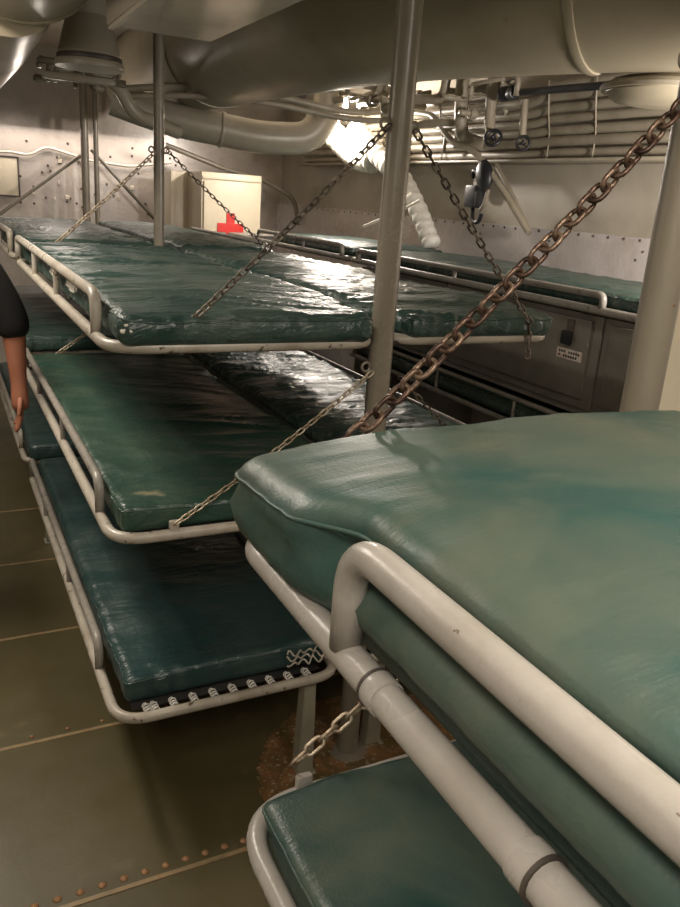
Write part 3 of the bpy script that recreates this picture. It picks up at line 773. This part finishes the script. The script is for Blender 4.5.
# stands for both cabinets
b = bmesh.new(); add_box(b, 1.66, 2.66, 5.98, 6.76, 0, .895, .006); tag(obj('locker_bench', b, 'locker', None, True, 35), 'grey steel bench locker standing under the cream cabinets', 'locker')
b = bmesh.new(); add_box(b, 1.84, 2.31, 5.99, 6.34, .896, .999, .003); o = tag(obj('cabinet_plinth', b, 'locker', None, True, 35), 'low plinth between bench locker and red cross cabinet', 'plinth')

# sign, cable and marks on the far bulkhead
root = thing('framed_notice', 'pale framed notice on the far bulkhead at the left edge', 'sign', (.55, 7.08, 1.63))
box_obj('sheet', (.36, .665, 7.082, 7.092, 1.49, 1.775), 'cream', root, .002)
b = bmesh.new()
for q in ((.35, .675, 1.48, 1.492), (.35, .675, 1.773, 1.785), (.35, .362, 1.48, 1.785), (.663, .675, 1.48, 1.785)): add_box(b, q[0], q[1], 7.076, 7.094, q[2], q[3], .002, 1)
obj('border', b, 'band', root, True, 35)
pathobj('bulkhead_cable', 'pale cable wavering across the far bulkhead', 'cable', [(.35, 7.07, 1.79), (.62, 7.07, 1.82), (.75, 7.07, 1.80), (.88, 7.07, 1.88), (1.02, 7.07, 1.85), (1.22, 7.07, 1.80), (1.55, 7.07, 1.78), (1.9, 7.07, 1.84)], .010, 'cable', .06, 8)
rr = random.Random(4)
b = bmesh.new()
for k in range(46):
    add_lathe(b, [(.0, .012), (.007, .009), (.010, 0)], (rr.uniform(.4, 2.0), 7.099, rr.uniform(1.38, 1.95)), (0, -1, 0), 8)
o = obj('studs', b, 'band', bpy.data.objects['wall_far'])
b = bmesh.new()
for k in range(9):
    x, z = rr.uniform(.7, 1.8), rr.uniform(1.45, 1.8); add_box(b, x, x+rr.uniform(.015, .035), 7.088, 7.1, z, z+rr.uniform(.02, .05), .004, 1)
obj('clips', b, 'cable', bpy.data.objects['wall_far'], True, 35)

# hull side lockers under the upper hull bunk
for k, (ya, yb, lb) in enumerate(((1.72, 2.02, 'grey steel locker front right of the label plate'), (2.03, 3.00, 'grey steel locker front with a small label plate and hasp'), (3.01, 3.78, 'grey steel locker front left end, in shadow'))):
    root = thing('hull_locker', lb, 'locker', (2.3, (ya+yb)/2, .96), 'lockers under the hull bunk')
    b = bmesh.new(); add_box(b, 2.075, 2.60, ya, yb, .962, 1.305, .005); obj('body', b, 'locker', root, True, 35)
    d = box_obj('door', (2.060, 2.0745, ya+.04, yb-.04, 1.0, 1.285), 'locker', root, .004)
    if k == 1:
        box_obj('hasp', (2.050, 2.0595, 2.15, 2.18, 1.20, 1.275), 'band', d, .003)
        box_obj('padlock', (2.035, 2.0495, 2.14, 2.19, 1.185, 1.235), 'black', d, .005)
        box_obj('label_plate', (2.056, 2.0598, 2.09, 2.22, 1.130, 1.168), 'label_plate', d, .001)
        b = bmesh.new()
        for j in range(2):
            for i in range(9):
                if (i*5+j*3) % 7 == 0: continue
                add_box(b, 2.0548, 2.0558, 2.100+i*.0125, 2.100+i*.0125+.008, 1.137+j*.015, 1.146+j*.015, 0)
        obj('lettering', b, 'band', d, False)
# locker shelf carrying them
b = bmesh.new(); add_box(b, 2.04, 2.64, 1.72, 3.78, .95, .961, .002, 1); tag(obj('locker_shelf', b, 'locker', None, True, 35), 'steel shelf below the hull side lockers', 'shelf')
for y in (1.72, 3.79):
    b = bmesh.new(); add_box(b, 2.05, 2.895, y-.012, y+.002, 0, 1.30, .002, 1)
    tag(obj('locker_end_plate', b, 'locker', None, True, 35), 'steel end plate of the hull lockers, %s' % ('nearest the cream panel' if y < 2 else 'farther back'), 'panel')

# cream cabinet behind the thick right-hand pole
root = thing('cream_panel', 'tall cream sheet panel behind the rusty pole at the right edge', 'panel', (1.6, 1.12, 0))
b = bmesh.new(); add_box(b, 1.292, 1.92, 1.105, 1.13, 0, 1.62, .004); obj('sheet', b, 'cream', root, True, 35)
b = bmesh.new(); add_box(b, 1.292, 1.312, 1.095, 1.104, 0, 1.62, .002, 1); add_box(b, 1.90, 1.92, 1.095, 1.104, 0, 1.62, .002, 1); obj('edge_strip', b, 'cream', root, True, 35)

# ------------------------------------------------------------------ person in the aisle (arm at the left edge)
def skin_body(name, chains, radii, mat, parent):
    me = bpy.data.meshes.new(name); o = bpy.data.objects.new(name, me); COL.objects.link(o)
    verts = []; edges = []; rad = []; idx = {}
    for ch in chains:
        prev = None
        for key, p, r in ch:
            if key in idx: i = idx[key]
            else: i = len(verts); idx[key] = i; verts.append(p); rad.append(r)
            if prev is not None: edges.append((prev, i))
            prev = i
    me.from_pydata(verts, edges, [])
    bpy.context.view_layer.objects.active = o
    m = o.modifiers.new('Skin', 'SKIN'); m.use_smooth_shade = True
    for i, r in enumerate(rad):
        sv = me.skin_vertices[0].data[i]
        sv.radius = (r, r) if isinstance(r, (int, float)) else r
        sv.use_root = (i == 0)
    s = o.modifiers.new('Sub', 'SUBSURF'); s.levels = 2; s.render_levels = 2
    dg = bpy.context.evaluated_depsgraph_get(); dg.update()
    me2 = bpy.data.meshes.new_from_object(o.evaluated_get(dg)); o.modifiers.clear(); o.data = me2
    me2.materials.clear(); me2.materials.append(M[mat])
    for p in me2.polygons: p.use_smooth = True
    if parent: o.parent = parent; o.location = -parent_world(parent)
    return o
PX, PY = -.095, 3.02
root = thing('person', 'person in a black short-sleeved top standing in the aisle, bare forearm hanging down', 'person', (PX, PY, 0))
def H(x, y, z): return (PX+x, PY+y, z)
body = [
 [('pelvis', H(0, 0, .93), (.15, .11)), ('waist', H(0, 0, 1.08), (.135, .10)), ('chest', H(0, 0, 1.28), (.16, .11)), ('neck', H(0, 0, 1.46), .055), ('head0', H(0, .0, 1.55), (.070, .08)), ('head1', H(0, 0, 1.63), (.078, .095)), ('head2', H(0, 0, 1.70), .055)],
 [('chest', 0, 0), ('shR', H(.20, 0, 1.40), .055), ('elR', H(.335, .0, 1.13), .047), ('wrR', H(.34, -.02, .915), .029), ('haR', H(.34, -.03, .86), (.030, .034)), ('kkR', H(.34, -.034, .815), (.024, .034))],
 [('chest', 0, 0), ('shL', H(-.20, 0, 1.40), .055), ('elL', H(-.28, .0, 1.12), .042), ('wrL', H(-.27, -.05, .90), .027), ('haL', H(-.27, -.058, .845), (.030, .034)), ('kkL', H(-.27, -.062, .80), (.024, .034))],
 [('pelvis', 0, 0), ('hipR', H(.10, 0, .86), .095), ('knR', H(.11, -.01, .48), .058), ('anR', H(.11, .02, .09), .038), ('toR', H(.12, -.13, .04), .032)],
 [('pelvis', 0, 0), ('hipL', H(-.10, 0, .86), .095), ('knL', H(-.11, -.01, .48), .058), ('anL', H(-.11, .02, .09), .038), ('toL', H(-.12, -.13, .04), .032)],
]
skin_body('body', body, None, 'skin', root)
def hand(c, side):
    cx, cy, cz = c
    for i, (L) in enumerate((.068, .078, .072, .056)):
        y = cy-.036+i*.0165; z = cz-.088
        skin_body('finger', [[('a', (cx, y, z+.020), .0095), ('b', (cx-side*.004, y, z-L*.4), .0092), ('c', (cx-side*.012, y, z-L*.75), .0085), ('d', (cx-side*.022, y, z-L), .0075)]], None, 'skin', root)
    skin_body('thumb', [[('a', (cx, cy-.030, cz-.03), .011), ('b', (cx-side*.006, cy-.054, cz-.062), .0095), ('c', (cx-side*.012, cy-.060, cz-.095), .0075)]], None, 'skin', root)
hand(H(.34, -.02, .905), 1); hand(H(-.27, -.05, .89), -1)
top = [
 [('c', H(0, 0, 1.28), (.175, .125)), ('w', H(0, 0, 1.08), (.155, .118)), ('p', H(0, 0, .93), (.165, .125))],
 [('c', 0, 0), ('n', H(0, 0, 1.43), (.08, .07))],
 [('c', 0, 0), ('shR', H(.20, 0, 1.40), .070), ('mR', H(.275, 0, 1.27), .068), ('elR', H(.333, 0, 1.15), .066), ('eR', H(.338, -.005, 1.07), .060)],
 [('c', 0, 0), ('shL', H(-.20, 0, 1.40), .070), ('elL', H(-.28, 0, 1.15), .060)],
]
skin_body('shirt', top, None, 'shirt', root)
tr = [[('p', H(0, 0, .93), (.168, .128)), ('hR', H(.10, 0, .84), .105), ('kR', H(.11, -.01, .48), .076), ('aR', H(.11, .02, .10), .060)],
      [('p', 0, 0), ('hL', H(-.10, 0, .84), .105), ('kL', H(-.11, -.01, .48), .076), ('aL', H(-.11, .02, .10), .060)]]
skin_body('trousers', tr, None, 'trousers', root)
b = bmesh.new(); bmesh.ops.create_uvsphere(b, u_segments=24, v_segments=16, radius=1)
for v in b.verts:
    v.co = Vector((v.co.x*.092, v.co.y*.108, v.co.z*.10))
    if v.co.y < -.02 and v.co.z < .03: v.co.y = -.02+(v.co.y+.02)*.2
    v.co += Vector(H(0, .014, 1.655))
obj('hair', b, 'hair', root)
for s in (-1, 1):
    b = bmesh.new(); bmesh.ops.create_uvsphere(b, u_segments=12, v_segments=8, radius=.011); bmesh.ops.translate(b, verts=b.verts, vec=H(.03*s, -.088, 1.615)); obj('eye', b, 'lagging', root)
    b = bmesh.new(); add_box(b, PX+.11*s-.045, PX+.11*s+.045, PY-.19, PY+.07, .0, .075, .025, 3); obj('shoe', b, 'shoe', root, True)

# ------------------------------------------------------------------ lights
def area(name, loc, size, power, col, rot=(0, 0, 0), sy=None, spread=PI):
    l = bpy.data.lights.new(name, 'AREA'); l.energy = power; l.color = col; l.size = size
    if sy: l.shape = 'RECTANGLE'; l.size_y = sy
    l.spread = spread
    o = bpy.data.objects.new(name, l); COL.objects.link(o); o.location = loc; o.rotation_euler = rot; return o
def point(name, loc, power, col, r=.05):
    l = bpy.data.lights.new(name, 'POINT'); l.energy = power; l.color = col; l.shadow_soft_size = r
    o = bpy.data.objects.new(name, l); COL.objects.link(o); o.location = loc; return o
WARM = (1, .90, .77)
def lamp_fixture(label, c, length, power, aim=(0, 0, 0)):
    """a tube lamp under a metal tray, with the light it gives"""
    root = thing('tube_lamp', label, 'lamp', c)
    x, y, z = c
    b = bmesh.new(); add_box(b, x-.09, x+.09, y-length/2, y+length/2, z+.035, z+.07, .006, 1); obj('tray', b, 'fixture', root, True, 35)
    b = bmesh.new(); add_tube(b, [(x, y-length/2+.03, z), (x, y+length/2-.03, z)], .016, 12); obj('tube', b, 'lamp', root)
    for k in (-1, 1):
        b = bmesh.new(); add_box(b, x-.02, x+.02, y+k*(length/2-.02)-.012, y+k*(length/2-.02)+.012, z-.02, z+.036, .003, 1); obj('holder', b, 'fixture', root, True, 35)
    area('tube_lamp_light', (x, y, z-.03), .3, power, WARM, aim, length)
lamp_fixture('tube lamp above the nearest bunk', (.85, -.10, 2.35), 1.0, 17)
lamp_fixture('tube lamp over the middle of the aisle', (-.30, 2.9, 2.40), 1.2, 30)
lamp_fixture('tube lamp over the aisle behind the viewer', (-.45, -.3, 2.35), 1.0, 15)
def bulb(label, c):  # off-frame bulb model, added to go with a fill light
    root = thing('fill_bulb', label, 'lamp', c); x, y, z = c
    b = bmesh.new(); bmesh.ops.create_uvsphere(b, u_segments=16, v_segments=10, radius=.035); bmesh.ops.translate(b, verts=b.verts, vec=c); obj('glass', b, 'lamp', root)
    lathe_obj('socket', [(.018, .03), (.022, .06), (.02, .09), (.008, .10)], c, (0, 0, 1), 'black', root, 16)
    tube_obj('flex', [(x, y, z+.10), (x, y, HC)], .005, 'black', root, 8)
bulb('added bulb for fill light over the aisle behind the viewer', (-.55, -.9, 2.10))
bulb('added bulb for fill light over the aisle left of the bunks', (-.35, 2.4, 2.08))
point('near_fill_light', (-.55, -.9, 1.95), 8, WARM, .12)  # added fill from behind the camera, lifts the undersides ahead
point('hull_lamp_light', (2.42, 4.9, 2.10), 55, (1, .90, .80), .06)
sl = area('starboard_lamp_light', (2.25, 1.2, 1.78), .22, 34, (1, .91, .83), sy=.22, spread=math.radians(165))
sl.rotation_euler = Vector((.62, .78, -.02)).to_track_quat('-Z', 'Y').to_euler()
point('aisle_fill_light', (-.35, 2.4, 1.95), 5, WARM, .08)  # added fill for the duct undersides, no known lamp here
area('far_lamp_light', (1.2, 6.94, 2.02), 1.5, 5.5, (1, .87, .78), (0, 0, 0), .12)
point('far_bulb_light', (.75, 5.6, 1.95), 4, (1, .87, .76), .06)
w = bpy.data.worlds.new('World'); S.world = w; w.use_nodes = True
w.node_tree.nodes['Background'].inputs[0].default_value = (1, .85, .68, 1); w.node_tree.nodes['Background'].inputs[1].default_value = .05

# ------------------------------------------------------------------ camera
f, pitch, yaw, roll, h = 783.153, .312, .486, .071, 1.63
fw = Vector((math.sin(yaw)*math.cos(pitch), math.cos(yaw)*math.cos(pitch), -math.sin(pitch)))
ri = Vector((math.cos(yaw), -math.sin(yaw), 0)); up = ri.cross(fw)
r2 = ri*math.cos(roll)+up*math.sin(roll); u2 = -ri*math.sin(roll)+up*math.cos(roll)
cd = bpy.data.cameras.new('Camera'); cam = bpy.data.objects.new('Camera', cd); COL.objects.link(cam)
mt = Matrix((r2, u2, -fw)).transposed().to_4x4(); mt.translation = Vector((0, 0, h)); cam.matrix_world = mt
cd.sensor_fit = 'HORIZONTAL'; cd.sensor_width = 36; cd.lens = f*36/680; cd.clip_start = .02
S.camera = cam
vs = S.view_settings; vs.view_transform = 'Standard'; vs.look = 'None'; vs.gamma = 1; vs.exposure = .48; vs.use_curve_mapping = False
